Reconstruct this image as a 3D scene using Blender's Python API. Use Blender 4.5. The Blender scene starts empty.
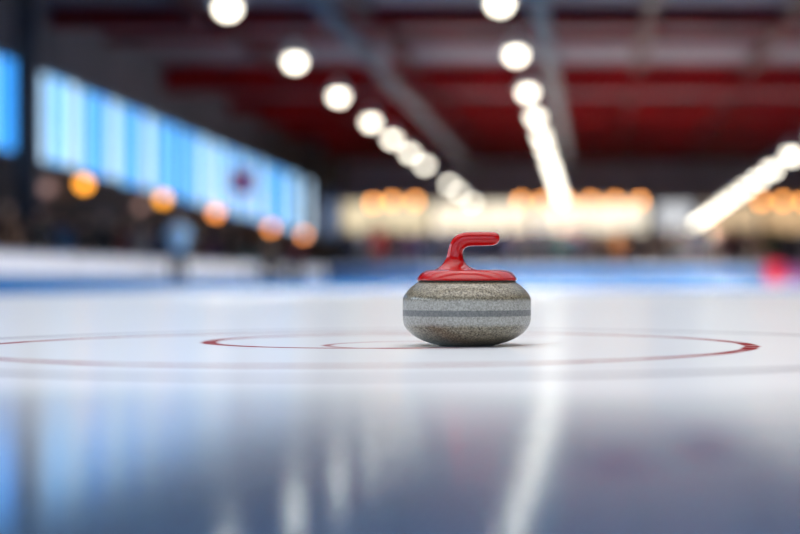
import bpy, bmesh, math, random
from mathutils import Vector, Matrix
random.seed(7)
C = bpy.context.scene.collection
PI = math.pi

# ------------------------------------------------------------------ camera
F = 1588.0            # focal length in pixels of an 800 px wide frame
CAMZ = 0.147
cd = bpy.data.cameras.new('camera')
cam = bpy.data.objects.new('camera', cd); C.objects.link(cam)
cam.location = (0, 0, CAMZ); cam.rotation_euler = (PI/2, 0, 0)
cd.sensor_width = 36; cd.lens = F*36/800
cd.shift_x = -192/800; cd.shift_y = 13/800
cd.clip_start = 0.05; cd.clip_end = 400
cd.dof.use_dof = True; cd.dof.focus_distance = 3.52
cd.dof.aperture_fstop = 1.18
bpy.context.scene.camera = cam

# ------------------------------------------------------------------ world: daylight sky outside the windows
sc = bpy.context.scene
w = bpy.data.worlds.new('sky'); sc.world = w; w.use_nodes = True
nt = w.node_tree; nt.nodes.clear()
tc = nt.nodes.new('ShaderNodeTexCoord'); sp = nt.nodes.new('ShaderNodeSeparateXYZ')
rp = nt.nodes.new('ShaderNodeValToRGB'); bg = nt.nodes.new('ShaderNodeBackground'); ou = nt.nodes.new('ShaderNodeOutputWorld')
nt.links.new(tc.outputs['Generated'], sp.inputs[0]); nt.links.new(sp.outputs['Z'], rp.inputs[0])
nt.links.new(rp.outputs[0], bg.inputs[0]); nt.links.new(bg.outputs[0], ou.inputs[0])
e = rp.color_ramp.elements
e[0].position = 0.0; e[0].color = (.80, .92, 1, 1)
e[1].position = 0.6; e[1].color = (.62, .66, .72, 1)
m_ = e.new(.10); m_.color = (.50, .76, 1, 1)
bg.inputs[1].default_value = 1.9

sc.view_settings.view_transform = 'Standard'; sc.view_settings.look = 'None'
sc.view_settings.gamma = 1; sc.view_settings.use_curve_mapping = False
sc.view_settings.exposure = 0.0
sc.render.engine = 'CYCLES'
sc.cycles.use_denoising = True
sc.cycles.sample_clamp_indirect = 4
sc.cycles.max_bounces = 6; sc.cycles.diffuse_bounces = 3; sc.cycles.glossy_bounces = 3
sc.cycles.transparent_max_bounces = 16

def area(name, loc, rot, sx, sy, L, col, spread=180):
    l = bpy.data.lights.new(name, 'AREA'); l.shape = 'RECTANGLE'; l.size = sx; l.size_y = sy
    l.energy = L*PI*sx*sy; l.color = col; l.spread = math.radians(spread)
    o = bpy.data.objects.new(name, l); C.objects.link(o); o.location = loc; o.rotation_euler = rot
    return o
ROOF_FILL_L = 1.22; GABLE_FILL_L = .30
for y_ in (-2.5, 1.5, 5.5, 9.5, 13.5, 17.5, 23.5, 30.0):                       # unseen fill added at the roof openings to brighten ice and stone
    area('added_roof_fill', (0, y_, 6.86), (0, 0, 0), 17.0, 2.6, ROOF_FILL_L*(1 if y_ < 15 else .95), (1, .93, .86), 110)
for x_ in (-8.8, 0, 8.8):                                 # unseen fill added behind the camera to light the stone's front
    area('added_gable_fill', (x_, -12.35, 3.2), (PI/2, 0, 0), 7.6, 4.4, GABLE_FILL_L, (1, .94, .84), 160)
for y_, h_ in ((-1.0, 5.6), (7.25, 6.1)):                # added out of view at left for the stone's bluish edge and highlights
    area('added_side_fill', (-13.38, y_, 4.3), (0, -PI/2, 0), 2.4, h_, 5.5, (.72, .88, 1), 170)
LAMP_W = 850.0          # each lamp's downlight
LAMP_L = 7.5         # radiance of the white ceiling lamps

# ------------------------------------------------------------------ helpers
def px(x, y, Y):
    return Vector(((x-592)/F*Y, Y, CAMZ+(280-y)/F*Y))

def mat(name, col, rough=.6, metal=0, noise=0, scale=8, col2=None, emit=None, bump=0, coat=0, spec=.5):
    m = bpy.data.materials.new(name); m.use_nodes = True
    n = m.node_tree; b = n.nodes['Principled BSDF']
    b.inputs['Base Color'].default_value = (*col, 1)
    b.inputs['Roughness'].default_value = rough; b.inputs['Metallic'].default_value = metal
    b.inputs['Coat Weight'].default_value = coat; b.inputs['Specular IOR Level'].default_value = spec
    if emit:
        b.inputs['Emission Color'].default_value = (*emit[0], 1); b.inputs['Emission Strength'].default_value = emit[1]
    if noise or col2 or bump:
        t = n.nodes.new('ShaderNodeTexCoord'); nz = n.nodes.new('ShaderNodeTexNoise')
        nz.inputs['Scale'].default_value = scale; nz.inputs['Detail'].default_value = 5
        n.links.new(t.outputs['Object'], nz.inputs['Vector'])
        r = n.nodes.new('ShaderNodeValToRGB')
        c2 = col2 or tuple(max(0, c*(1-noise)) for c in col)
        r.color_ramp.elements[0].color = (*c2, 1); r.color_ramp.elements[0].position = .35
        r.color_ramp.elements[1].color = (*col, 1); r.color_ramp.elements[1].position = .65
        n.links.new(nz.outputs['Fac'], r.inputs[0]); n.links.new(r.outputs[0], b.inputs['Base Color'])
        if bump:
            bp = n.nodes.new('ShaderNodeBump'); bp.inputs['Strength'].default_value = bump
            n.links.new(nz.outputs['Fac'], bp.inputs['Height']); n.links.new(bp.outputs[0], b.inputs['Normal'])
    return m

def obj(name, bm, m, parent=None, smooth=False):
    me = bpy.data.meshes.new(name)
    bmesh.ops.recalc_face_normals(bm, faces=bm.faces[:]); bm.to_mesh(me); bm.free()
    if smooth:
        for p in me.polygons: p.use_smooth = True
    me.materials.append(m)
    o = bpy.data.objects.new(name, me); C.objects.link(o)
    if parent: o.parent = parent
    return o

def box(bm, x0, x1, y0, y1, z0, z1):
    vs = [bm.verts.new((x, y, z)) for x in (x0, x1) for y in (y0, y1) for z in (z0, z1)]
    for f in ((0,1,3,2), (4,6,7,5), (0,4,5,1), (2,3,7,6), (0,2,6,4), (1,5,7,3)):
        bm.faces.new([vs[i] for i in f])
    return bm

def B(*a, bev=0):
    bm = box(bmesh.new(), *a)
    if bev: bmesh.ops.bevel(bm, geom=bm.edges[:], offset=bev, segments=2, profile=.7, affect='EDGES')
    return bm

def lathe(bm, prof, n=24, c=(0, 0, 0), close=False):
    rings = []
    for r, z in prof:
        if r < 1e-6: rings.append([bm.verts.new((c[0], c[1], c[2]+z))])
        else: rings.append([bm.verts.new((c[0]+r*math.cos(2*PI*i/n), c[1]+r*math.sin(2*PI*i/n), c[2]+z)) for i in range(n)])
    for a, b in zip(rings, rings[1:]):
        for i in range(n):
            j = (i+1) % n
            if len(a) == 1 and len(b) == 1: continue
            if len(a) == 1: bm.faces.new((a[0], b[i], b[j]))
            elif len(b) == 1: bm.faces.new((a[i], b[0], a[j]))
            else: bm.faces.new((a[i], b[i], b[j], a[j]))
    return bm

def tube(bm, pts, r, n=8):
    pts = [Vector(p) for p in pts]; rings = []
    for k, p in enumerate(pts):
        d = (pts[min(k+1, len(pts)-1)]-pts[max(k-1, 0)]).normalized()
        u = d.cross(Vector((0, 0, 1)));
        if u.length < 1e-3: u = d.cross(Vector((0, 1, 0)))
        u.normalize(); v = d.cross(u)
        rr = r[k] if isinstance(r, (list, tuple)) else r
        rings.append([bm.verts.new(p+u*rr*math.cos(2*PI*i/n)+v*rr*math.sin(2*PI*i/n)) for i in range(n)])
    for a, b in zip(rings, rings[1:]):
        for i in range(n): bm.faces.new((a[i], a[(i+1) % n], b[(i+1) % n], b[i]))
    bm.faces.new(rings[0]); bm.faces.new(rings[-1][::-1])
    return bm

def ball(bm, c, r, sx=1, sy=1, sz=1, u=20, v=12):
    bmesh.ops.create_uvsphere(bm, u_segments=u, v_segments=v, radius=r,
                              matrix=Matrix.Translation(c) @ Matrix.Diagonal((sx, sy, sz, 1)))
    return bm

def thing(name, label, cat, loc=(0, 0, 0), rz=0, group=None):
    o = bpy.data.objects.new(name, None); C.objects.link(o); o.empty_display_size = .1
    o.location = loc; o.rotation_euler = (0, 0, rz); o['label'] = label; o['category'] = cat
    if group: o['group'] = group
    return o
def tag(o, label, cat, group=None):
    o['label'] = label; o['category'] = cat
    if group: o['group'] = group
    return o
def struct(name, bm, m, parent=None, smooth=False):
    o = obj(name, bm, m, parent, smooth)
    if not parent: o['kind'] = 'structure'
    return o
def dup(o, parent=None, **kw):
    c = o.copy(); C.objects.link(c)
    if parent: c.parent = parent
    for ch in list(o.children): dup(ch, c)
    return c

ORD = ['nearest', 'second', 'third', 'fourth', 'fifth', 'sixth', 'seventh', 'eighth', 'ninth', 'tenth',
       'eleventh', 'twelfth', 'thirteenth', 'fourteenth', 'fifteenth']

# ------------------------------------------------------------------ materials
M = dict(
    wall_dark=mat('wall_dark', (.052, .043, .058), .8, noise=.35, scale=.6),
    wall_brown=mat('wall_brown', (.045, .032, .034), .8, noise=.4, scale=.9),
    bulkhead=mat('bulkhead', (.52, .52, .66), .8, noise=.15, scale=.5),
    roof=mat('roof_deck', (.115, .08, .10), .8, noise=.3, scale=.4),
    panel=mat('insulation_panel', (.22, .18, .215), .7, noise=.25, scale=.7),
    red_steel=mat('red_steel', (.19, .001, .002), .6, spec=.15, noise=.35, scale=.8),
    girder=mat('girder_paint', (.045, .006, .008), .6, noise=.2, scale=1, spec=.2),
    dark_steel=mat('dark_steel', (.035, .035, .05), .5, noise=.3, scale=2),
    rail=mat('grey_rail', (.028, .02, .024), .6, noise=.2, scale=2),
    frame=mat('window_frame', (.10, .16, .24), .5, noise=.2, scale=3),
    white=mat('white_panel', (.72, .74, .80), .45, noise=.08, scale=1.5),
    cap=mat('pale_cap', (.34, .36, .44), .5, noise=.1, scale=2),
    blue=mat('blue_panel', (.006, .12, .37), .55, spec=.2, noise=.2, scale=1.3),
    rubber=mat('rubber_floor', (.05, .05, .06), .9, noise=.3, scale=6),
    shade=mat('lamp_shade', (.55, .55, .55), .4, metal=.6, noise=.15, scale=5),
    cord=mat('black_cord', (.02, .02, .02), .7, noise=.2, scale=8),
    brass=mat('bracket_metal', (.12, .09, .06), .4, metal=.8, noise=.2, scale=6),
    skin=mat('skin', (.52, .32, .23), .6, noise=.12, scale=14),
)
def glow(name, col, s):
    m = bpy.data.materials.new(name); m.use_nodes = True; n = m.node_tree; n.nodes.clear()
    em = n.nodes.new('ShaderNodeEmission'); o = n.nodes.new('ShaderNodeOutputMaterial')
    em.inputs[0].default_value = (*col, 1); em.inputs[1].default_value = s
    n.links.new(em.outputs[0], o.inputs[0]); return m

def pane_mat(name, tint):
    m = bpy.data.materials.new(name); m.use_nodes = True; n = m.node_tree; n.nodes.clear()
    o = n.nodes.new('ShaderNodeOutputMaterial'); mx = n.nodes.new('ShaderNodeMixShader')
    tr = n.nodes.new('ShaderNodeBsdfTransparent'); gl = n.nodes.new('ShaderNodeBsdfGlossy')
    tr.inputs[0].default_value = (*tint, 1); gl.inputs['Roughness'].default_value = .05
    mx.inputs[0].default_value = .06
    n.links.new(tr.outputs[0], mx.inputs[1]); n.links.new(gl.outputs[0], mx.inputs[2]); n.links.new(mx.outputs[0], o.inputs[0])
    return m
PANES = [pane_mat('glass_clear', (.95, .97, 1)), pane_mat('glass_blue', (.30, .66, .97)), pane_mat('glass_pale', (.62, .84, 1))]

# ------------------------------------------------------------------ ice
def ice_material():
    m = bpy.data.materials.new('painted_ice'); m.use_nodes = True; n = m.node_tree; n.nodes.clear(); L = n.links.new
    N = n.nodes.new
    def math_(op, a, b=None, c=None, clamp=False):
        q = N('ShaderNodeMath'); q.operation = op; q.use_clamp = clamp
        for i, v in enumerate((a, b, c)):
            if v is None: continue
            if hasattr(v, 'default_value') or hasattr(v, 'is_linked'): L(v, q.inputs[i])
            else: q.inputs[i].default_value = v
        return q.outputs[0]
    tc = N('ShaderNodeTexCoord'); s = N('ShaderNodeSeparateXYZ'); L(tc.outputs['Object'], s.inputs[0])
    X, Y = s.outputs[0], s.outputs[1]
    def noise(scale, detail=4, sx=1, sy=1):
        mp = N('ShaderNodeMapping'); mp.inputs['Scale'].default_value = (sx, sy, 1); L(tc.outputs['Object'], mp.inputs[0])
        q = N('ShaderNodeTexNoise'); q.inputs['Scale'].default_value = scale; q.inputs['Detail'].default_value = detail
        L(mp.outputs[0], q.inputs['Vector']); return q.outputs['Fac']
    wob = noise(3.0, 5)
    def ring(cx, cy, r, wd, soft, gain=1.0):
        dx = math_('SUBTRACT', X, cx); dy = math_('SUBTRACT', Y, cy)
        d = math_('SQRT', math_('ADD', math_('MULTIPLY', dx, dx), math_('MULTIPLY', dy, dy)))
        d = math_('ABSOLUTE', math_('ADD', math_('SUBTRACT', d, r), math_('MULTIPLY', math_('SUBTRACT', wob, .5), .03)))
        v = math_('DIVIDE', math_('SUBTRACT', wd+soft, d), soft, clamp=True)
        return math_('MULTIPLY', v, gain)
    def spot(cx, cy, rx, ry):
        dx = math_('DIVIDE', math_('SUBTRACT', X, cx), rx); dy = math_('DIVIDE', math_('SUBTRACT', Y, cy), ry)
        d = math_('SQRT', math_('ADD', math_('MULTIPLY', dx, dx), math_('MULTIPLY', dy, dy)))
        return math_('MULTIPLY', math_('SUBTRACT', 1.6, d, clamp=True), .7)
    worn = noise(9, 5)
    wornf = math_('MULTIPLY_ADD', worn, 1.0, .45, clamp=True)
    reds = [ring(-.506, 3.58, 0.862, .014, .010), math_('MULTIPLY', math_('MAXIMUM', ring(-.49, 3.85, .43, .012, .014, 1.0), ring(-.385, 3.60, .21, .005, .012, .8)), math_('DIVIDE', math_('SUBTRACT', -.05, X), .3, clamp=True))]
    red = reds[0]
    for r_ in reds[1:]: red = math_('MAXIMUM', red, r_)
    red = math_('MULTIPLY', red, wornf)
    mauve = math_('MAXIMUM', ring(-.40, 3.55, 1.17, .018, .02, .7), math_('MAXIMUM', spot(.0215, 1.31, .030, .09), spot(.104, 1.43, .024, .10)))
    # blue margin: left of x=-6.1 or beyond y=23
    b1 = math_('DIVIDE', math_('SUBTRACT', -6.0, X), .15, clamp=True); b2 = math_('MULTIPLY', math_('DIVIDE', math_('SUBTRACT', Y, 23), .8, clamp=True), math_('DIVIDE', math_('SUBTRACT', 40, Y), .8, clamp=True))
    blue = math_('MAXIMUM', b1, b2)
    def mixc(fac, a, b):
        q = N('ShaderNodeMix'); q.data_type = 'RGBA'; L(fac, q.inputs[0])
        for i, v in ((6, a), (7, b)):
            if isinstance(v, tuple): q.inputs[i].default_value = (*v, 1)
            else: L(v, q.inputs[i])
        return q.outputs[2]
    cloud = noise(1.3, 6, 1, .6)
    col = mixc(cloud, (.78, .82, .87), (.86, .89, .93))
    # foreground shade painted in: ice colour darker, and glossier, towards the camera
    shade_fade = math_('DIVIDE', math_('SUBTRACT', math_('ADD', Y, math_('MULTIPLY', math_('SUBTRACT', cloud, .5), 0.8)), .95), 1.25, clamp=True)
    col = mixc(shade_fade, (.08, .15, .27), col)
    col = mixc(mauve, col, (.10, .05, .12))
    col = mixc(red, col, (.22, .008, .012))
    col = mixc(blue, col, (.006, .12, .37))
    dif = N('ShaderNodeBsdfDiffuse'); L(col, dif.inputs[0])
    gl = N('ShaderNodeBsdfGlossy'); gl.inputs[0].default_value = (.88, .95, 1, 1)
    scr = noise(14, 6, 1, 2.2)
    L(math_('ADD', math_('MULTIPLY_ADD', scr, .12, ICE_ROUGH-.125), math_('MULTIPLY', shade_fade, .06)), gl.inputs['Roughness'])
    fr = N('ShaderNodeFresnel'); fr.inputs['IOR'].default_value = 1.45
    paint = math_('MAXIMUM', math_('MAXIMUM', red, math_('MULTIPLY', mauve, .8)), blue)
    k = math_('MULTIPLY', math_('SUBTRACT', 1, math_('MAXIMUM', math_('MULTIPLY', paint, .85), math_('MULTIPLY', blue, .97))), math_('SUBTRACT', ICE_SPEC, math_('MULTIPLY', shade_fade, ICE_FADE)))
    fac = math_('MULTIPLY', fr.outputs[0], k, clamp=True)
    bp = N('ShaderNodeBump'); bp.inputs['Strength'].default_value = .05; bp.inputs['Distance'].default_value = .002
    L(noise(160, 3), bp.inputs['Height'])
    L(bp.outputs[0], gl.inputs['Normal'])
    mx = N('ShaderNodeMixShader'); L(fac, mx.inputs[0]); L(dif.outputs[0], mx.inputs[1]); L(gl.outputs[0], mx.inputs[2])
    o = N('ShaderNodeOutputMaterial'); L(mx.outputs[0], o.inputs[0])
    return m
ICE_ROUGH = .15; ICE_SPEC = 1.2; ICE_FADE = .66
EX, EY = 10.3, 62.0           # ice reaches this far sideways and ahead
END = 86.0
struct('floor', B(-13.58, 13.9, -12.5, END+.5, -.30, -.06), M['rubber'])
struct('ground', B(-140, -13.6, -60, 160, -.6, -.3), mat('asphalt', (.07, .07, .08), .9, noise=.3, scale=2))  # unseen, added to keep sky light from below off the ceiling
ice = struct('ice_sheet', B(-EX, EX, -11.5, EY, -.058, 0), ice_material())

# ------------------------------------------------------------------ hall shell
WX = -13.5
ROOF = 6.95
bays = [(-4, 2), (4, 10.5), (18, 23.8)] + [(24.5+3.5*i+.05, 24.5+3.5*(i+1)-.05) for i in range(14)] + [(75.0, 79.6), (79.7, 84.8)]  # leading bays are unseen, added to let side light in
def sill(y): return .147 + 3.72 - .0215*y if y > 24 else .147+3.72-.0215*24
def head(y): return .147 + 5.62 - .0107*y if y > 24 else .147+5.62-.0107*24
bm = bmesh.new(); prev = -12.5
for a, b in bays:
    box(bm, WX-.08, WX, prev, a, -.06, ROOF)
    zm = (a+b)/2
    box(bm, WX-.08, WX, a, b, head(zm), ROOF)
    prev = b
box(bm, WX-.08, WX, prev, END, -.06, ROOF)
struct('wall_left', bm, M['wall_dark'])
bm = bmesh.new()
for a, b in bays: box(bm, WX-.08, WX, a, b, -.06, sill((a+b)/2))
struct('wall_left_lower', bm, M['wall_brown'])
pat = [1, 0, 2, 1, 2, 1, 2, 0, 2, 0, 2, 1, 0, 2]
for i, (a, b) in enumerate(bays):
    zm = (a+b)/2; s0, h0 = sill(zm), head(zm)
    r = bpy.data.objects.new('window_%d' % (i+1), None); C.objects.link(r); r['kind'] = 'structure'
    r.location = (WX-.045, zm, s0)
    hw = (b-a)/2; H = h0-s0
    fb = bmesh.new()
    for y in (-hw, hw-.05): box(fb, -.025, .025, y, y+.05, 0, H)
    box(fb, -.05, .05, -hw, hw, 0, .08); box(fb, -.05, .05, -hw, hw, H-.08, H)
    obj('window_frame', fb, M['frame'], r)
    k = 3
    mb = bmesh.new()
    for j in range(1, k):
        y = -hw+2*hw*j/k; box(mb, -.025, .025, y-.03, y+.03, .08, H-.08)
    obj('mullion', mb, M['frame'], r)
    for j in range(k):
        y0 = -hw+2*hw*j/k; y1 = y0+2*hw/k
        obj('pane', B(-.01, .01, y0+.03, y1-.03, .06, H-.06), PANES[pat[(i*3+j) % 14]], r)
struct('wall_right', B(-WX, -WX+.3, -12.5, END, -.06, ROOF), M['wall_dark'])
bm = bmesh.new(); prev = WX-.3
for x_ in (-8.8, 0, 8.8):
    box(bm, prev, x_-3.8, -12.8, -12.5, -.06, ROOF); box(bm, x_-3.8, x_+3.8, -12.8, -12.5, -.06, 1.0); box(bm, x_-3.8, x_+3.8, -12.8, -12.5, 5.4, ROOF); prev = x_+3.8
box(bm, prev, -WX+.3, -12.8, -12.5, -.06, ROOF)
struct('wall_back', bm, M['bulkhead'])
for i, x_ in enumerate((-8.8, 0, 8.8)):
    r = bpy.data.objects.new('window_%d' % (40+i), None); C.objects.link(r); r['kind'] = 'structure'; r.location = (x_, -12.65, 1.0)  # unseen window, added as a frame for the gable fill
    fb = bmesh.new()
    for q in range(5): xx = -3.8+q*1.88; box(fb, xx, xx+.08, -.05, .05, 0, 4.4)
    box(fb, -3.8, 3.8, -.05, .05, 0, .08); box(fb, -3.8, 3.8, -.05, .05, 4.32, 4.4)
    obj('window_frame', fb, M['frame'], r); obj('pane', B(-3.75, 3.75, -.01, .01, .05, 4.35), PANES[0], r)
bm = bmesh.new(); prev = -12.8
for y_ in (-2.5, 1.5, 5.5, 9.5, 13.5, 17.5, 23.5, 30.0):
    box(bm, WX-.3, -WX+.3, prev, y_-1.35, ROOF, ROOF+.2)
    box(bm, WX-.3, -8.6, y_-1.35, y_+1.35, ROOF, ROOF+.2); box(bm, 8.6, -WX+.3, y_-1.35, y_+1.35, ROOF, ROOF+.2); prev = y_+1.35
box(bm, WX-.3, -WX+.3, prev, END+.3, ROOF, ROOF+.2)
struct('ceiling', bm, M['roof'])
for i, y_ in enumerate((-2.5, 1.5, 5.5, 9.5, 13.5, 17.5, 23.5, 30.0)):
    r = bpy.data.objects.new('window_%d' % (50+i), None); C.objects.link(r); r['kind'] = 'structure'; r.location = (0, y_, ROOF+.05)  # unseen roof window, added around each overhead fill light
    fb = bmesh.new()
    for q in range(9): xx = -8.6+q*2.14; box(fb, xx, xx+.08, -1.35, 1.35, 0, .12)
    obj('window_frame', fb, M['rail'], r); obj('pane', B(-8.6, 8.6, -1.35, 1.35, .04, .06), PANES[0], r)

# end wall; framed glowing panes added for its warm-lit cream parts
def ex(p): return (p-592)/F*END
def ez(p): return CAMZ+(280-p)/F*END
openings = [(322, 430), (432, 532), (534, 648), (656, 695), (703, 760), (762, 850)]
WT, WB = ez(201), ez(234)
bm = bmesh.new(); prev = WX-.3
for a, b in openings:
    box(bm, prev, ex(a), END, END+.3, -.06, ROOF)
    box(bm, ex(a), ex(b), END, END+.3, -.06, WB); box(bm, ex(a), ex(b), END, END+.3, WT, ROOF); prev = ex(b)
box(bm, prev, -WX+.3, END, END+.3, -.06, ROOF)
struct('wall_far', bm, M['bulkhead'])
LG = [((1, .84, .56), .95), ((1, .88, .68), 1.35), ((1, .90, .72), 1.35), ((.86, .88, .92), .8), ((1, .72, .44), .75), ((1, .66, .36), .75)]
for i, ((a, b), (c, s)) in enumerate(zip(openings, LG)):
    x0, x1 = ex(a), ex(b)
    r = bpy.data.objects.new('window_%d' % (len(bays)+i+1), None); C.objects.link(r); r['kind'] = 'structure'  # frame around a glowing stand-in for lit wall
    r.location = ((x0+x1)/2, END+.1, WB); hw = (x1-x0)/2; H = WT-WB
    fb = bmesh.new()
    for q in (-hw, hw-.08): box(fb, q, q+.08, -.06, .06, 0, H)
    box(fb, -hw, hw, -.06, .06, 0, .08); box(fb, -hw, hw, -.06, .06, H-.08, H)
    if hw > 1.5: box(fb, -.04, .04, -.05, .05, .08, H-.08)
    obj('window_frame', fb, M['rail'], r)
    obj('wall_glow_pane', B(-hw+.05, hw-.05, .0, .03, .05, H-.05), glow('lounge_light_%d' % i, c, s), r)

# ------------------------------------------------------------------ roof steel: each beam a structure piece
def beam_bm(ax, pos, zb, zt, wd, lo, hi):
    bm = bmesh.new(); t = .05
    def bb(o0, o1, z0, z1):
        if ax == 'x': box(bm, lo, hi, pos+o0, pos+o1, z0, z1)
        else: box(bm, pos+o0, pos+o1, lo, hi, z0, z1)
    bb(-wd/2, wd/2, zb, zb+t); bb(-wd/2, wd/2, zt-t, zt); bb(-wd*.35, wd*.35, zb+t, zt-t)
    return bm
k = 0
for y, dep, wd in [(24, .5, .3), (30, .35, .25), (34.6, .35, .3), (39.6, .42, .3), (44.0, .16, .2), (50.2, .78, .5), (59.2, .5, .4),
                   (64.6, .42, .4), (69.6, .55, .4), (75.0, .6, .4), (80.2, .5, .35), (84.5, .4, .3)]:
    struct('roof_beam', beam_bm('x', y, ROOF-dep-.1, ROOF-.02, wd, WX, -WX), M['red_steel'])
for x in (-9.6, -5.6, 1.42, 4.9, 9.0):
    struct('roof_girder', beam_bm('y', x, ROOF-.34, ROOF-.04, .34, 18, END), M['girder'])
for y, wy in [(32.3, .8), (37.3, .45), (41.6, .9), (47.4, 1.5), (54.6, 1.7), (62.6, 1.6)]:
    struct('ceiling_panel', B(-9.0, 9.0, y-wy/2, y+wy/2, ROOF-.06, ROOF-.005), M['panel'])

# ------------------------------------------------------------------ steel columns
for x, y, lab in [(-12.07, 34, 'dark square steel column standing before the windows at far left'),
                  (-12.95, 74.6, 'dark slim steel column between the last two far windows')]:
    t = thing('steel_column', lab, 'column', (x, y, -.058))
    obj('column_shaft', B(-.22, .22, -.2, .2, .04, ROOF+.05, bev=.02), M['dark_steel'], t)
    obj('base_plate', B(-.32, .32, -.3, .3, 0, .05, bev=.01), M['dark_steel'], t)

# ------------------------------------------------------------------ barriers around the ice
def barrier(name, label, length, axis, x, y, hgt, blue_top, seg):
    t = thing(name, label, 'barrier', (x, y, -.058))
    n = round(length/seg); s = length/n
    for i in range(n):
        a, b = i*s+.01, (i+1)*s-.01
        if axis == 'y':
            obj('upper_panel', B(-.05, .05, a, b, blue_top, hgt-.06), M['white'], t)
            obj('blue_panel', B(-.06, .06, a, b, 0, blue_top-.005), M['blue'], t)
        else:
            obj('upper_panel', B(a, b, -.05, .05, blue_top, hgt-.06), M['white'], t)
            obj('blue_panel', B(a, b, -.06, .06, 0, blue_top-.005), M['blue'], t)
    if axis == 'y': obj('top_rail', B(-.08, .08, 0, length, hgt-.055, hgt, bev=.01), M['cap'], t)
    else: obj('top_rail', B(0, length, -.08, .08, hgt-.055, hgt, bev=.01), M['cap'], t)
    return t
barrier('rink_barrier', 'low white rink barrier with blue kick strip along the left side below the windows', 49.8, 'y', -10.42, 12, .73, .30, 5)
barrier('rink_barrier', 'low blue rink barrier with pale top rail across the far end of the ice', 20.6, 'x', -10.3, 62.12, .80, .66, 2.6)

# red and pink pads on the far barrier at right
for a, b, c, lab, z0, z1 in [(768, 787, (.75, .01, .05), 'bright red crash pad leaning on the far barrier at right edge', .02, .88),
                     (788, 812, (.50, .16, .50), 'mauve pink crash pad beside the red one on far barrier', .02, .70)]:
    Y = 61.2; x0 = (a-592)/F*Y; x1 = (b-592)/F*Y
    o = obj('crash_pad', B(0, x1-x0-.04, 0, .28, 0, z1-z0, bev=.06), mat('pad', c, .5, noise=.2, scale=3))
    o.location = (x0, Y+.5, .0); tag(o, lab, 'pad')

# ------------------------------------------------------------------ ceiling lamps, three rows
H0 = 4.2
bulb_m = glow('lamp_white', (1, .93, .78), LAMP_L)
def lamp_proto(drop):
    t = thing('ceiling_lamp', '', 'lamp')
    obj('lamp_shade', lathe(bmesh.new(), [(.03, .30), (.07, .29), (.09, .20), (.17, .12), (.23, .03), (.245, .0), (.235, .0), (.16, .10), (.08, .19), (.0, .22)], 24), M['shade'], t, True)
    obj('bulb', ball(bmesh.new(), (0, 0, -.05), .15, 1, 1, .85), bulb_m, t, True)
    obj('cord', tube(bmesh.new(), [(0, 0, .29), (0, 0, 1)], .012, 6), M['cord'], t)
    return t
proto = None
def place_lamp(X, Y, H, label, group=None):
    global proto
    z = CAMZ + H - .0107*Y
    if proto is None: proto = lamp_proto(0); t = proto
    else:
        t = proto.copy(); C.objects.link(t)
        for ch in proto.children:
            if ch.type == 'MESH': dup(ch, t)
    l = bpy.data.lights.new('lamp_light', 'SPOT'); l.energy = LAMP_W; l.spot_size = math.radians(155); l.spot_blend = .4; l.shadow_soft_size = 0; l.color = (1, .93, .82)
    lo = bpy.data.objects.new('lamp_light', l); C.objects.link(lo); lo.parent = t; lo.location = (0, 0, -.20)
    t.location = (X, Y, z); t['label'] = label; t['category'] = 'lamp'
    if group: t['group'] = group
    for ch in t.children:
        if ch.name.startswith('cord'):
            ch.scale = (1, 1, 1); ch.location = (0, 0, 0)
            Ln = ROOF-z-.30
            ch.scale = (1, 1, Ln/.71); ch.location = (0, 0, .29-.29*Ln/.71)
    return t
rows = [('left', -1.248, H0, [292, 238, 203, 177, 160, 146, 134, 114.5, 106.5, 96]),
        ('middle', -.31, H0, [297, 245, 207, 182, 163, 150, 137, 128, 120, 112.5, 105.5, 99]),
        ('right', 1.385, 3.15, [163, 144, 130, 120, 111, 103, 96, 90, 84.5, 80, 76, 72])]
for nm, k, H, dys in rows:
    for i, dy in enumerate(dys):
        Y = F*H/dy
        place_lamp(k*H, Y, H, 'white bell ceiling lamp, %s from the camera in the %s row' % (ORD[i] if i else 'nearest visible', nm), '%s row of ceiling lamps' % nm)
    if nm != 'right':
        rl = thing('lighting_rail', 'long grey rail running above the %s row of ceiling lamps' % nm, 'rail', (k*H, 22, 0))
        z0, z1 = CAMZ+H-.0107*22+1.0, CAMZ+H-.0107*70+1.0
        bm = bmesh.new()
        vs = [bm.verts.new(v) for v in [(-.16, 0, z0), (.16, 0, z0), (.16, 0, z0+.12), (-.16, 0, z0+.12), (-.16, 48, z1), (.16, 48, z1), (.16, 48, z1+.12), (-.16, 48, z1+.12)]]
        for f in ((0,1,2,3), (4,7,6,5), (0,4,5,1), (1,5,6,2), (2,6,7,3), (3,7,4,0)): bm.faces.new([vs[q] for q in f])
        bm.transform(Matrix.Translation((.0, 0, 0)))
        rail = obj('rail_channel', bm, M['rail'], rl); rail.location = (.34, 0, 0)
        for q in range(5):
            yy = 2+q*11; zz = z0+(z1-z0)*yy/48
            obj('hanger', tube(bmesh.new(), [(.34, yy, zz+.1), (.34, yy, ROOF)], .015, 6), M['dark_steel'], rl)
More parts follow.
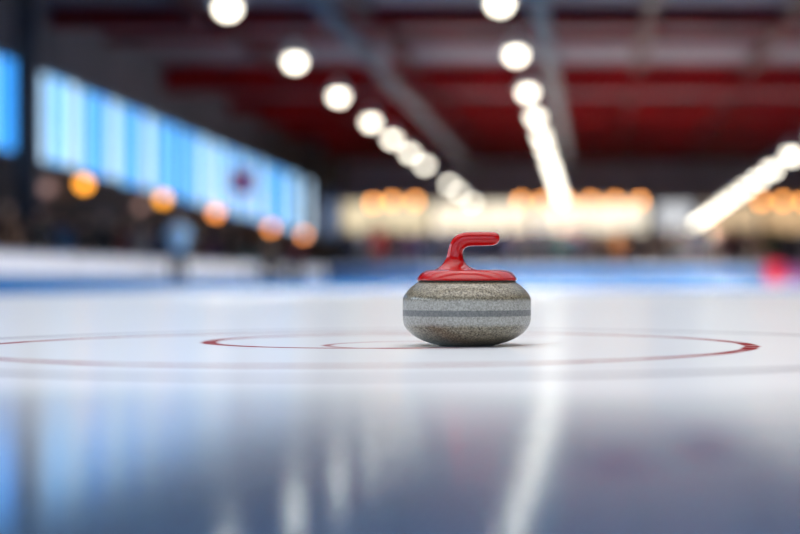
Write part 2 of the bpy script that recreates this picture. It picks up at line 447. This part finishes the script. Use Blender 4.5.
# ------------------------------------------------------------------ amber wall lamps under the left windows
am = [glow('amber_a', (1, .38, .035), 5.0), glow('amber_b', (1, .32, .07), 5.5), glow('pale_pink', (.9, .55, .5), .55)]
spec = [(84, 184, 0, 'bright amber globe lamp on the left wall, nearest the camera'), (163, 199, 0, 'amber globe lamp below the windows, second lit one from left'),
        (216, 213, 1, 'orange globe lamp on left wall, third lit one from left'), (271, 228, 1, 'orange globe lamp on left wall, fourth lit one from left'),
        (304, 235, 1, 'orange globe lamp at far end of the left wall'), (47, 188, 2, 'dim pinkish globe lamp on left wall, beside the dark column'),
        (141, 206, 2, 'dim pinkish globe lamp between the first two amber lamps')]
for x, y, mi, lab in spec:
    Xw = -13.12; Y = Xw*F/(x-592); p = px(x, y, Y)
    t = thing('wall_lamp', lab, 'lamp', (WX, Y, p.z), 0, 'globe lamps along the left wall')
    obj('globe', ball(bmesh.new(), (.38, 0, 0), .155), am[mi], t, True)
    obj('bracket', tube(bmesh.new(), [(0, 0, -.30), (.2, 0, -.36), (.36, 0, -.32), (.38, 0, -.2)], .025, 8), M['brass'], t, True)
    obj('wall_plate', B(0, .03, -.08, .08, -.42, -.18, bev=.008), M['brass'], t)
    obj('gallery_ring', lathe(bmesh.new(), [(.03, -.24), (.09, -.20), (.12, -.16), (.10, -.17), (.03, -.21)], 16, (.38, 0, 0)), M['brass'], t, True)

# ------------------------------------------------------------------ orange pendants before the glowing panes of the far wall
pm = glow('pendant_orange', (1, .36, .07), 9.0)
pen = None
pl = [(373, 'leftmost'), (392, 'second from left'), (415, 'third from left'), (521, 'fourth from left'), (543, 'fifth from left'),
      (567, 'sixth from left'), (591, 'seventh from left'), (615, 'eighth from left'), (640, 'ninth from left'),
      (761, 'tenth from left'), (783, 'second from right'), (804, 'rightmost')]
for x, o_ in pl:
    Y = 78.0; p = px(x, 201 if x > 380 else 203, Y)
    if pen is None:
        t = pen = thing('pendant_lamp', '', 'lamp')
        obj('globe', ball(bmesh.new(), (0, 0, 0), .17), pm, t, True)
        obj('cap', lathe(bmesh.new(), [(.0, .30), (.05, .29), (.10, .21), (.13, .17), (.0, .18)], 16), M['brass'], t, True)
        obj('cord', tube(bmesh.new(), [(0, 0, .28), (0, 0, ROOF-p.z)], .012, 6), M['cord'], t)
    else: t = dup(pen)
    t.location = p; t['label'] = 'orange globe pendant before the far wall, %s of the twelve' % o_; t['category'] = 'lamp'
    t['group'] = 'orange pendants at the far wall'

def translucent(name, col):
    m = bpy.data.materials.new(name); m.use_nodes = True; n = m.node_tree; n.nodes.clear()
    d = n.nodes.new('ShaderNodeBsdfDiffuse'); t_ = n.nodes.new('ShaderNodeBsdfTranslucent'); x_ = n.nodes.new('ShaderNodeMixShader'); o = n.nodes.new('ShaderNodeOutputMaterial')
    d.inputs[0].default_value = t_.inputs[0].default_value = (*col, 1); x_.inputs[0].default_value = .6
    n.links.new(d.outputs[0], x_.inputs[1]); n.links.new(t_.outputs[0], x_.inputs[2]); n.links.new(x_.outputs[0], o.inputs[0]); return m
# magenta pennant on the window wall
p = px(247, 182, 59.4)
t = thing('hanging_banner', 'small magenta banner hanging in front of the left windows', 'banner', (WX, 59.2, p.z-.45), .8)
bm = bmesh.new(); g = []
for i in range(7):
    g.append([bm.verts.new((.08+.95*j/6, .03*math.sin(j*1.3+i*.5), .9*i/6+(.0 if i else .12*abs(j-3)/3))) for j in range(7)])
for i in range(6):
    for j in range(6): bm.faces.new((g[i][j], g[i][j+1], g[i+1][j+1], g[i+1][j]))
fl = obj('banner_cloth', bm, translucent('magenta_cloth', (1, .16, .42)), t, True)
sm = fl.modifiers.new('thick', 'SOLIDIFY'); sm.thickness = .01
obj('banner_pole', tube(bmesh.new(), [(-.06, 0, .92), (1.08, 0, .92)], .018, 8), M['brass'], t)

# ------------------------------------------------------------------ people
def skin_mesh(name, nodes, edges, sub=1):
    me = bpy.data.meshes.new(name); me.from_pydata([n[0] for n in nodes], edges, [])
    o = bpy.data.objects.new(name, me); C.objects.link(o)
    s = o.modifiers.new('s', 'SKIN'); s.use_smooth_shade = True
    for i, n in enumerate(nodes):
        r = n[1]; me.skin_vertices[0].data[i].radius = (r, r) if not isinstance(r, tuple) else r
    me.skin_vertices[0].data[0].use_root = True
    if sub: u = o.modifiers.new('u', 'SUBSURF'); u.levels = sub
    dg = bpy.context.evaluated_depsgraph_get(); dg.update()
    out = bpy.data.meshes.new_from_object(o.evaluated_get(dg))
    bpy.data.objects.remove(o); bpy.data.meshes.remove(me)
    for pl_ in out.polygons: pl_.use_smooth = True
    return out

POSES = {}
def joints(pose):
    J = dict(pel=(0, 0, .95), waist=(0, .01, 1.08), chest=(0, .01, 1.27), neck=(0, 0, 1.45), skull=(0, -.01, 1.56))
    for s, k in ((-1, 'l'), (1, 'r')):
        J['sh'+k] = (s*.17, .01, 1.38)
        if pose == 'folded':
            J['el'+k] = (s*.27, -.04, 1.12); J['wr'+k] = (-s*.02, -.22, 1.16+.03*s); hd = Vector((-s, -.1, .1))
        elif pose == 'pockets':
            J['el'+k] = (s*.30, .08, 1.13); J['wr'+k] = (s*.19, -.05, .93); hd = Vector((-s*.2, -.3, -1))
        elif pose == 'phone' and s == 1:
            J['el'+k] = (s*.24, -.05, 1.12); J['wr'+k] = (s*.12, -.26, 1.30); hd = Vector((-.2, -.4, .9))
        elif pose == 'sit':
            J['el'+k] = (s*.25, -.03, 1.13); J['wr'+k] = (s*.13, -.27, 1.03); hd = Vector((-s*.1, -1, -.2))
        else:
            J['el'+k] = (s*.23, .02, 1.11); J['wr'+k] = (s*.25, -.04, .87); hd = Vector((0, -.15, -1))
        J['hd'+k] = hd.normalized()
        if pose == 'sit':
            J['hip'+k] = (s*.09, 0, .92); J['kn'+k] = (s*.14, -.43, .94); J['an'+k] = (s*.13, -.40, .52)
        else:
            sp_ = .10 if pose != 'stride' else .09
            dy = 0 if pose != 'stride' else s*.14
            J['hip'+k] = (s*.09, 0, .90); J['kn'+k] = (s*sp_*1.05, -.02+dy, .50); J['an'+k] = (s*sp_*1.15, .02+dy*1.6, .09)
    return J
def build_person(pose):
    J = joints(pose)
    def V(k): return Vector(J[k])
    nodes = [(V('pel'), .11), (V('waist'), .105), (V('chest'), .125), (V('neck'), .055), (V('skull'), .06)]
    edges = [(0, 1), (1, 2), (2, 3), (3, 4)]
    def add(p, r, par): nodes.append((p, r)); edges.append((par, len(nodes)-1)); return len(nodes)-1
    for s, k in ((-1, 'l'), (1, 'r')):
        a = add(V('sh'+k), .055, 2); b = add(V('el'+k), .042, a); c = add(V('wr'+k), .028, b)
        d = J['hd'+k]; side = d.cross(Vector((s, 0, 0)));
        if side.length < .3: side = d.cross(Vector((0, 0, 1)))
        side.normalize()
        palm = add(V('wr'+k)+d*.07, (.036, .022), c)
        for q, (off, ln) in enumerate(((-.028, .066), (-.010, .078), (.010, .074), (.028, .056))):
            base = V('wr'+k)+d*.085+side*off
            f1 = add(base, .010, palm); f2 = add(base+d*ln*.55, .009, f1); add(base+d*ln+Vector((-s*.01, -.006, 0)), .008, f2)
        t1 = add(V('wr'+k)+d*.03+side*-.035, .011, c); add(V('wr'+k)+d*.075+side*-.058, .009, t1)
        h = add(V('hip'+k), .085, 0); n_ = add(V('kn'+k), .058, h); f = add(V('an'+k), .04, n_)
        add(V('an'+k)+Vector((0, -.12, -.05)), .035, f)
    body = skin_mesh('person', nodes, edges)
    # head with face joined into the body mesh
    bm = bmesh.new(); bm.from_mesh(body)
    b2 = bmesh.new(); c = Vector((0, -.015, 1.605))
    bmesh.ops.create_uvsphere(b2, u_segments=24, v_segments=18, radius=1)
    for v in b2.verts:
        x, y, z = v.co
        jaw = 1-.28*max(0, -z)**1.3
        q = Vector((x*.077*jaw, y*.097*(1-.12*max(0, -z)), z*.118))
        if y < 0:
            ad = abs(x)
            q.y -= .022*math.exp(-(x/.16)**2-((z+.12)/.17)**2)          # nose
            q.y += .010*math.exp(-((ad-.38)/.16)**2-((z-.08)/.12)**2)     # eye sockets
            q.y -= .006*math.exp(-(x/.28)**2-((z+.46)/.07)**2)           # lips
            q.y -= .006*math.exp(-(x/.3)**2-((z+.85)/.2)**2)             # chin
        v.co = c+q
    for s in (-1, 1): ball(b2, (s*.078, 0, 1.60), .03, .35, .6, 1, 10, 8)
    tmp = bpy.data.meshes.new('t'); b2.to_mesh(tmp); b2.free(); bm.from_mesh(tmp); bpy.data.meshes.remove(tmp)
    bm.to_mesh(body); bm.free()
    for p_ in body.polygons: p_.use_smooth = True
    body.materials.append(M['skin'])
    # jacket
    nodes = [(V('pel')+Vector((0, 0, -.19 if pose != 'sit' else -.05)), (.205, .165)), (V('pel'), (.20, .16)), (V('waist'), (.19, .155)), (V('chest'), (.20, .155)), (V('chest')+Vector((0, 0, .12)), (.13, .11)), (V('neck')+Vector((0, 0, .03)), .082)]
    edges = [(0, 1), (1, 2), (2, 3), (3, 4), (4, 5)]
    for k in 'lr':
        a = add(V('sh'+k), .085, 3); b = add(V('el'+k), .068, a); add(V('wr'+k)+Vector(J['hd'+k])*.01, .052, b)
    jacket = skin_mesh('jacket', nodes, edges)
    nodes = [(V('pel')+Vector((0, 0, -.02)), (.12, .10))]; edges = []
    for k in 'lr':
        h = add(V('hip'+k)+Vector((0, 0, -.05)), .10, 0); n_ = add(V('kn'+k), .095, h); add(V('an'+k)+Vector((0, 0, -.03)), .075, n_)
    trousers = skin_mesh('trousers', nodes, edges)
    bm = bmesh.new()
    for k in 'lr':
        a = V('an'+k); ball(bm, a+Vector((0, -.07, -.045)), .05, 1, 2.7, .9, 14, 10)
    shoes = bpy.data.meshes.new('shoes'); bm.to_mesh(shoes); bm.free()
    bm = bmesh.new()
    bmesh.ops.create_uvsphere(bm, u_segments=24, v_segments=18, radius=1)
    for v in list(bm.verts):
        x, y, z = v.co
        v.co = c+Vector((x*.086, y*.106+.008, z*.128+.006))
        if (y < -.25 and z < .42) or (y < .1 and z < -.05) or z < -.6: v.tag = True
    bmesh.ops.delete(bm, geom=[v for v in bm.verts if v.tag], context='VERTS')
    hair = bpy.data.meshes.new('hair'); bm.to_mesh(hair); bm.free()
    # knitted hat: a crown over the skull, with a rolled brim
    bm = lathe(bmesh.new(), [(.0, .16), (.04, .155), (.075, .125), (.094, .07), (.099, .035), (.108, .03), (.11, .0), (.098, -.005), (.09, .02), (.06, .1), (0, .13)], 20, (0, 0, 0))
    for v in bm.verts: v.co = Vector((v.co.x*.93, v.co.y*1.08, v.co.z)) + c + Vector((0, .008, .03))
    hat = bpy.data.meshes.new('hat'); bm.to_mesh(hat); bm.free()
    for me in (shoes, hair, hat):
        for p_ in me.polygons: p_.use_smooth = True
    bm = bmesh.new()
    for s_ in (-1, 1): ball(bm, c+Vector((s_*.030, -.083, .010)), .011, 1.2, .7, .8, 10, 8)
    eyes = bpy.data.meshes.new('eyes'); bm.to_mesh(eyes); bm.free()
    zmin = min(v.co.z for v in shoes.vertices)
    return dict(body=body, jacket=jacket, trousers=trousers, shoes=shoes, hair=hair, hat=hat, eyes=eyes, zmin=zmin)
CL = {}
def cloth(col):
    if col not in CL: CL[col] = mat('cloth', col, .85, noise=.25, scale=20)
    return CL[col]
COL = dict(black=(.012, .012, .016), navy=(.015, .03, .09), brown=(.08, .04, .025), maroon=(.12, .015, .02), charcoal=(.04, .04, .05),
           blue=(.05, .2, .5), paleblue=(.35, .62, .92), red=(.5, .03, .03), orange=(.62, .24, .06), tan=(.40, .24, .12),
           grey=(.2, .2, .23), green=(.03, .09, .05), white=(.6, .62, .68), purple=(.10, .04, .14), teal=(.02, .14, .17), olive=(.09, .09, .03))
def person(x, y, pose, jk, tr, label, hat=None, face=0, scale=1, z=-.058, group=None):
    if pose not in POSES: POSES[pose] = build_person(pose)
    P = POSES[pose]
    def mk(name, me, m, par=None):
        me2 = me.copy() if me.materials and name != 'person' or not me.materials else me
        if name != 'person': me2.materials.clear(); me2.materials.append(m)
        o = bpy.data.objects.new(name, me2); C.objects.link(o); o.parent = par; return o
    b = mk('person', P['body'], None)
    mk('jacket', P['jacket'], cloth(COL[jk]), b); mk('trousers', P['trousers'], cloth(COL[tr]), b)
    mk('shoes', P['shoes'], cloth(COL['black']), b)
    mk('hair', P['hair'], cloth((.03, .018, .012)), b)
    mk('eyes', P['eyes'], cloth((.03, .02, .02)), b)
    if hat: mk('knitted_hat', P['hat'], cloth(COL[hat]), b)
    b.location = (x, y, z-P['zmin']*scale); b.rotation_euler = (0, 0, face); b.scale = (scale,)*3
    tag(b, label, 'person', group); return b

# the ones singled out in the photo
def at(x, Y): return (x-592)/F*Y
person(at(178, 37.6), 37.6, 'folded', 'paleblue', 'black', 'person in pale blue jacket and dark trousers standing on ice by left barrier', face=.3, z=0)
# dark seated person on a bench at the ice edge
bench = thing('wooden_bench', 'low dark bench on the ice edge under the seated person', 'bench', (at(268, 44), 44, 0), .3)
obj('bench_seat', B(-.7, .7, -.18, .18, .33, .37, bev=.01), M['wall_brown'], bench)
for s in (-1, 1):
    obj('leg', B(s*.55-.03, s*.55+.03, -.15, .15, 0, .33), M['dark_steel'], bench)
person(at(268, 44)+.02, 43.98, 'sit', 'black', 'black', 'person in black coat sitting on low bench by the left barrier', face=.3, z=0, hat='black')
person(at(296, 52), 52.0, 'folded', 'maroon', 'black', 'person in maroon jacket standing on the ice just right of the bench', face=-.2, z=0)
person(at(62, 39.5), 39.5, 'phone', 'blue', 'charcoal', 'person in blue jacket behind left barrier just right of dark column', face=.5)
L_people = [
    (8, -11.0, 'pockets', 'brown', 'black', None), (40, -11.1, 'stand', 'black', 'black', 'maroon'), (84, -12.3, 'folded', 'charcoal', 'black', None),
    (104, -11.3, 'stand', 'black', 'navy', 'grey'), (122, -12.2, 'pockets', 'maroon', 'black', None), (140, -11.4, 'phone', 'grey', 'black', None),
    (158, -12.3, 'stand', 'navy', 'black', 'black'), (196, -11.5, 'folded', 'brown', 'charcoal', None), (213, -12.2, 'stand', 'purple', 'black', None),
    (231, -11.6, 'pockets', 'black', 'brown', None), (248, -12.4, 'stand', 'teal', 'black', None), (318, -11.6, 'folded', 'navy', 'charcoal', None)]
for i, (x, X, pose, jk, tr, hat) in enumerate(L_people):
    Y = X*F/(x-592)
    if Y > 61: Y = 61
    person(X, Y, pose, jk, tr, 'spectator in %s jacket%s behind left barrier, %s from the left' % (jk, (' and %s hat' % hat) if hat else '', ['first', 'second', 'third', 'fourth', 'fifth', 'sixth', 'seventh', 'eighth', 'ninth', 'tenth', 'eleventh', 'last'][i]),
           hat, face=.5+random.uniform(-.5, .5), scale=random.uniform(.95, 1.05), group='spectators along the left barrier')
struct('viewing_platform', B(-13.2, 13.2, 62.45, 66.5, -.06, .46), M['rubber'])
struct('viewing_platform_step', B(-13.2, 13.2, 66.6, 69.5, -.06, .86), M['rubber'])
back = ['navy', 'black', 'charcoal', 'black', 'navy', 'brown', 'black', 'purple', 'black', 'navy', 'black', 'maroon', 'charcoal', 'black', 'navy', 'black', 'brown', 'black', 'teal', 'black', 'navy', 'black', 'charcoal']
NB = ['first', 'second', 'third', 'fourth', 'fifth', 'sixth', 'seventh', 'eighth', 'ninth', 'tenth', 'eleventh', 'twelfth', 'thirteenth', 'fourteenth', 'fifteenth', 'sixteenth', 'seventeenth', 'eighteenth', 'nineteenth', 'twentieth', 'twenty-first', 'twenty-second', 'last']
bx = [347, 371, 386, 400, 416, 432, 455, 505, 519, 536, 553, 570, 586, 611, 628, 661, 677, 692, 706, 734, 749, 763, 778]
for i, (x, jk) in enumerate(zip(bx, back)):
    Y = 67.6 + .5*(i % 2)
    person(at(x, Y), Y, ['stand', 'pockets', 'folded'][i % 3], jk, 'black', 'spectator in %s jacket on upper step of far platform, %s from left in back line' % (jk, NB[i]), None,
           face=random.uniform(-.5, .5), scale=random.uniform(.92, 1.02), z=.86, group='spectators on the upper step of the platform')
E_people = [
    (340, 'stand', 'charcoal', 'black', None, 1.0), (352, 'pockets', 'navy', 'black', None, .97), (364, 'folded', 'white', 'black', None, .98), (378, 'phone', 'red', 'maroon', 'maroon', 1.10), (393, 'stand', 'black', 'navy', None, 1.0),
    (407, 'pockets', 'purple', 'black', None, .93), (424, 'stand', 'navy', 'navy', None, .96), (447, 'folded', 'navy', 'black', None, .98), (512, 'stand', 'navy', 'black', None, .95), (527, 'phone', 'charcoal', 'black', None, 1.0),
    (545, 'pockets', 'black', 'navy', 'navy', .97), (561, 'folded', 'teal', 'black', None, .92), (579, 'stand', 'navy', 'black', 'brown', 1.0),
    (592, 'pockets', 'brown', 'black', None, 1.03), (604, 'stand', 'black', 'black', None, .98), (619, 'folded', 'orange', 'maroon', None, 1.0), (637, 'stand', 'black', 'black', 'black', 1.08), (652, 'pockets', 'brown', 'black', None, .93),
    (670, 'phone', 'black', 'black', None, .95), (684, 'stand', 'charcoal', 'black', None, 1.0), (699, 'folded', 'navy', 'black', None, .95), (713, 'pockets', 'black', 'brown', None, 1.0),
    (727, 'stand', 'maroon', 'black', None, 1.08), (741, 'folded', 'black', 'black', 'charcoal', 1.04), (756, 'stand', 'brown', 'black', None, .97), (770, 'pockets', 'olive', 'black', None, 1.05), (785, 'stand', 'black', 'navy', None, 1.0), (797, 'phone', 'charcoal', 'black', None, 1.03)]
NUM = ['first', 'second', 'third', 'fourth', 'fifth', 'sixth', 'seventh', 'eighth', 'ninth', 'tenth', 'eleventh', 'twelfth', 'thirteenth', 'fourteenth', 'fifteenth', 'sixteenth', 'seventeenth',
       'eighteenth', 'nineteenth', 'twentieth', 'twenty-first', 'twenty-second', 'twenty-third', 'twenty-fourth', 'twenty-fifth', 'twenty-sixth', 'twenty-seventh', 'last']
for i, (x, pose, jk, tr, hat, s) in enumerate(E_people):
    Y = 63.0 + (i % 3)*.7
    person(at(x, Y), Y, pose, jk, tr, 'spectator in %s jacket on platform behind far barrier, %s from left in line' % (jk, NUM[i]), hat,
           face=random.uniform(-.5, .5), scale=s, z=.46, group='spectators behind the far barrier')

# ------------------------------------------------------------------ curling stone
def granite_material():
    m = bpy.data.materials.new('granite'); m.use_nodes = True; n = m.node_tree; b = n.nodes['Principled BSDF']; L = n.links.new; N = n.nodes.new
    tc = N('ShaderNodeTexCoord'); s = N('ShaderNodeSeparateXYZ'); L(tc.outputs['Object'], s.inputs[0])
    def noise(sc_, d, r=.6):
        q = N('ShaderNodeTexNoise'); q.inputs['Scale'].default_value = sc_; q.inputs['Detail'].default_value = d; q.inputs['Roughness'].default_value = r
        L(tc.outputs['Object'], q.inputs['Vector']); return q.outputs['Fac']
    def ramp(src, els, interp='LINEAR'):
        r = N('ShaderNodeValToRGB'); r.color_ramp.interpolation = interp; L(src, r.inputs[0]); e = r.color_ramp.elements
        e[0].position, e[0].color = els[0][0], (*els[0][1], 1); e[1].position, e[1].color = els[-1][0], (*els[-1][1], 1)
        for p_, c_ in els[1:-1]: q = e.new(p_); q.color = (*c_, 1)
        return r.outputs[0]
    def mix(f, a, c_, mode='MIX'):
        q = N('ShaderNodeMix'); q.data_type = 'RGBA'; q.blend_type = mode
        if isinstance(f, float): q.inputs[0].default_value = f
        else: L(f, q.inputs[0])
        L(a, q.inputs[6]); L(c_, q.inputs[7]); return q.outputs[2]
    sp1 = noise(230, 3, .75)
    vo = N('ShaderNodeTexVoronoi'); vo.inputs['Scale'].default_value = 300; L(tc.outputs['Object'], vo.inputs['Vector'])
    olive = ramp(sp1, [(.36, (.03, .025, .016)), (.47, (.155, .13, .085)), (.62, (.33, .29, .205))])
    pale = ramp(sp1, [(.34, (.21, .205, .185)), (.52, (.35, .345, .315)), (.68, (.48, .47, .43))])
    dark = ramp(sp1, [(.34, (.10, .105, .105)), (.68, (.22, .225, .22))])
    zz = s.outputs[2]
    jit = N('ShaderNodeMath'); jit.operation = 'MULTIPLY_ADD'; L(noise(60, 4), jit.inputs[0]); jit.inputs[1].default_value = .008; L(zz, jit.inputs[2])
    def band(src, lo, hi, soft):
        a = N('ShaderNodeMapRange'); L(src, a.inputs[0]); a.inputs[1].default_value = lo-soft; a.inputs[2].default_value = lo+soft
        c_ = N('ShaderNodeMapRange'); L(src, c_.inputs[0]); c_.inputs[1].default_value = hi+soft; c_.inputs[2].default_value = hi-soft
        q = N('ShaderNodeMath'); q.operation = 'MULTIPLY'; L(a.outputs[0], q.inputs[0]); L(c_.outputs[0], q.inputs[1]); return q.outputs[0]
    col = mix(band(jit.outputs[0], .052, .108, .004), olive, pale)
    col = mix(band(zz, .0680, .0815, .0006), col, dark)
    L(col, b.inputs['Base Color'])
    rr = N('ShaderNodeMapRange'); L(band(jit.outputs[0], .052, .108, .004), rr.inputs[0]); rr.inputs[3].default_value = .32; rr.inputs[4].default_value = .5
    L(rr.outputs[0], b.inputs['Roughness'])
    bp = N('ShaderNodeBump'); bp.inputs['Strength'].default_value = .25; bp.inputs['Distance'].default_value = .001; L(sp1, bp.inputs['Height']); L(bp.outputs[0], b.inputs['Normal'])
    b.inputs['Coat Weight'].default_value = .35; b.inputs['Coat Roughness'].default_value = .12
    return m
def spline(pts, n):
    out = []
    P = [pts[0]]+list(pts)+[pts[-1]]
    for i in range(1, len(P)-2):
        for k in range(n):
            t = k/n; a = [Vector(P[i+j]) for j in (-1, 0, 1, 2)]
            out.append(.5*((2*a[1])+(-a[0]+a[2])*t+(2*a[0]-5*a[1]+4*a[2]-a[3])*t*t+(-a[0]+3*a[1]-3*a[2]+a[3])*t**3))
    out.append(Vector(P[-2])); return out
SX, SY = at(467, 3.57), 3.57
stone = thing('curling_stone', 'grey speckled granite curling stone with red handle resting on the painted ice rings', 'curling stone', (SX, SY, 0))
stone.scale = (.99, .99, .99)
prof = [(0, .004), (.045, .004), (.052, .0), (.062, .0010), (.088, .0072), (.112, .0175), (.1305, .031), (.1410, .045), (.1448, .060), (.1452, .078), (.1452, .098), (.1442, .108),
        (.140, .1165), (.131, .1275), (.122, .1355), (.114, .1415), (.107, .145), (.0, .146)]
pp = [Vector((a, b, 0)) for a, b in prof]
sp_ = spline([p_ for p_ in pp[2:17]], 4)
pr = [(0, .004), (.045, .004)]+[(v.x, v.y) for v in sp_]+[(.0, .146)]
gb = obj('granite_body', lathe(bmesh.new(), pr, 128), granite_material(), stone, True)
def red_plastic():
    m = mat('red_plastic', (.46, .0005, .001), .26, noise=.05, scale=30, coat=.6, spec=.2)
    m.node_tree.nodes['Principled BSDF'].inputs['Coat Roughness'].default_value = .06
    return m
RP = red_plastic()
# round cover plate
pl_ = [(0, .1462), (.109, .1462), (.1128, .1475), (.1135, .150), (.112, .153), (.107, .1595), (.100, .166), (.090, .170), (.078, .1715), (.05, .1720), (.0, .172)]
obj('cover_plate', lathe(bmesh.new(), [(a, b) for a, b in pl_[:2]]+[(v.x, v.y) for v in spline([Vector((a, b, 0)) for a, b in pl_[1:]], 4)], 96), RP, stone, True)
# seam ring between the plate and granite
obj('rubber_ring', lathe(bmesh.new(), [(.105, .1445), (.111, .1448), (.1112, .1468), (.105, .147)], 96), M['cord'], stone, True)
# handle: lofted sections (px-derived) : centre x, z, tilt of section, half thickness in plane, half width out of plane
def loft(secs, n=28):
    bm = bmesh.new(); rings = []
    S = spline([Vector((s[0], s[1], s[2])) for s in secs], 5); S2 = spline([Vector((s[3], s[4], s[5] if len(s) > 5 else 2.4)) for s in secs], 5)
    for a, b in zip(S, S2):
        th = a.z; u = Vector((math.cos(th), 0, math.sin(th)))     # in-plane axis of the section
        ring = []
        for i in range(n):
            t = 2*PI*i/n; ct, st = math.cos(t), math.sin(t); e_ = 2/b.z
            ring.append(bm.verts.new(Vector((a.x, 0, a.y))+u*b.x*math.copysign(abs(ct)**e_, ct)+Vector((0, 1, 0))*b.y*math.copysign(abs(st)**e_, st)))
        rings.append(ring)
    for a, b in zip(rings, rings[1:]):
        for i in range(n): bm.faces.new((a[i], a[(i+1) % n], b[(i+1) % n], b[i]))
    bm.faces.new(rings[0]); bm.faces.new(rings[-1][::-1])
    return bm
def hx(x): return (x-467)/441
def hz(y): return (346-y)/441
D = math.radians
secs = [(hx(455), hz(271.5), 0, .055, .055, 2), (hx(455), hz(268.6), 0, .040, .038, 2), (hx(455), hz(265), D(-3), .0285, .025, 2.1), (hx(455), hz(259.5), D(-8), .0205, .018, 2.3), (hx(455.4), hz(253), D(-10), .0175, .016, 2.5),
        (hx(457), hz(247), D(-22), .0172, .0155, 2.7), (hx(460.8), hz(242.2), D(-45), .0178, .0155, 2.8), (hx(466.3), hz(240.0), D(-74), .0168, .0155, 2.8), (hx(473), hz(239.4), D(-89), .0162, .016, 2.7),
        (hx(485), hz(239.3), D(-90), .0160, .0155, 2.7), (hx(493.5), hz(239.1), D(-90), .0150, .015, 2.6), (hx(497.8), hz(239.0), D(-90), .0110, .0115, 2.3), (hx(499.6), hz(239.0), D(-90), .004, .0045, 2)]
obj('handle', loft(secs), RP, stone, True)
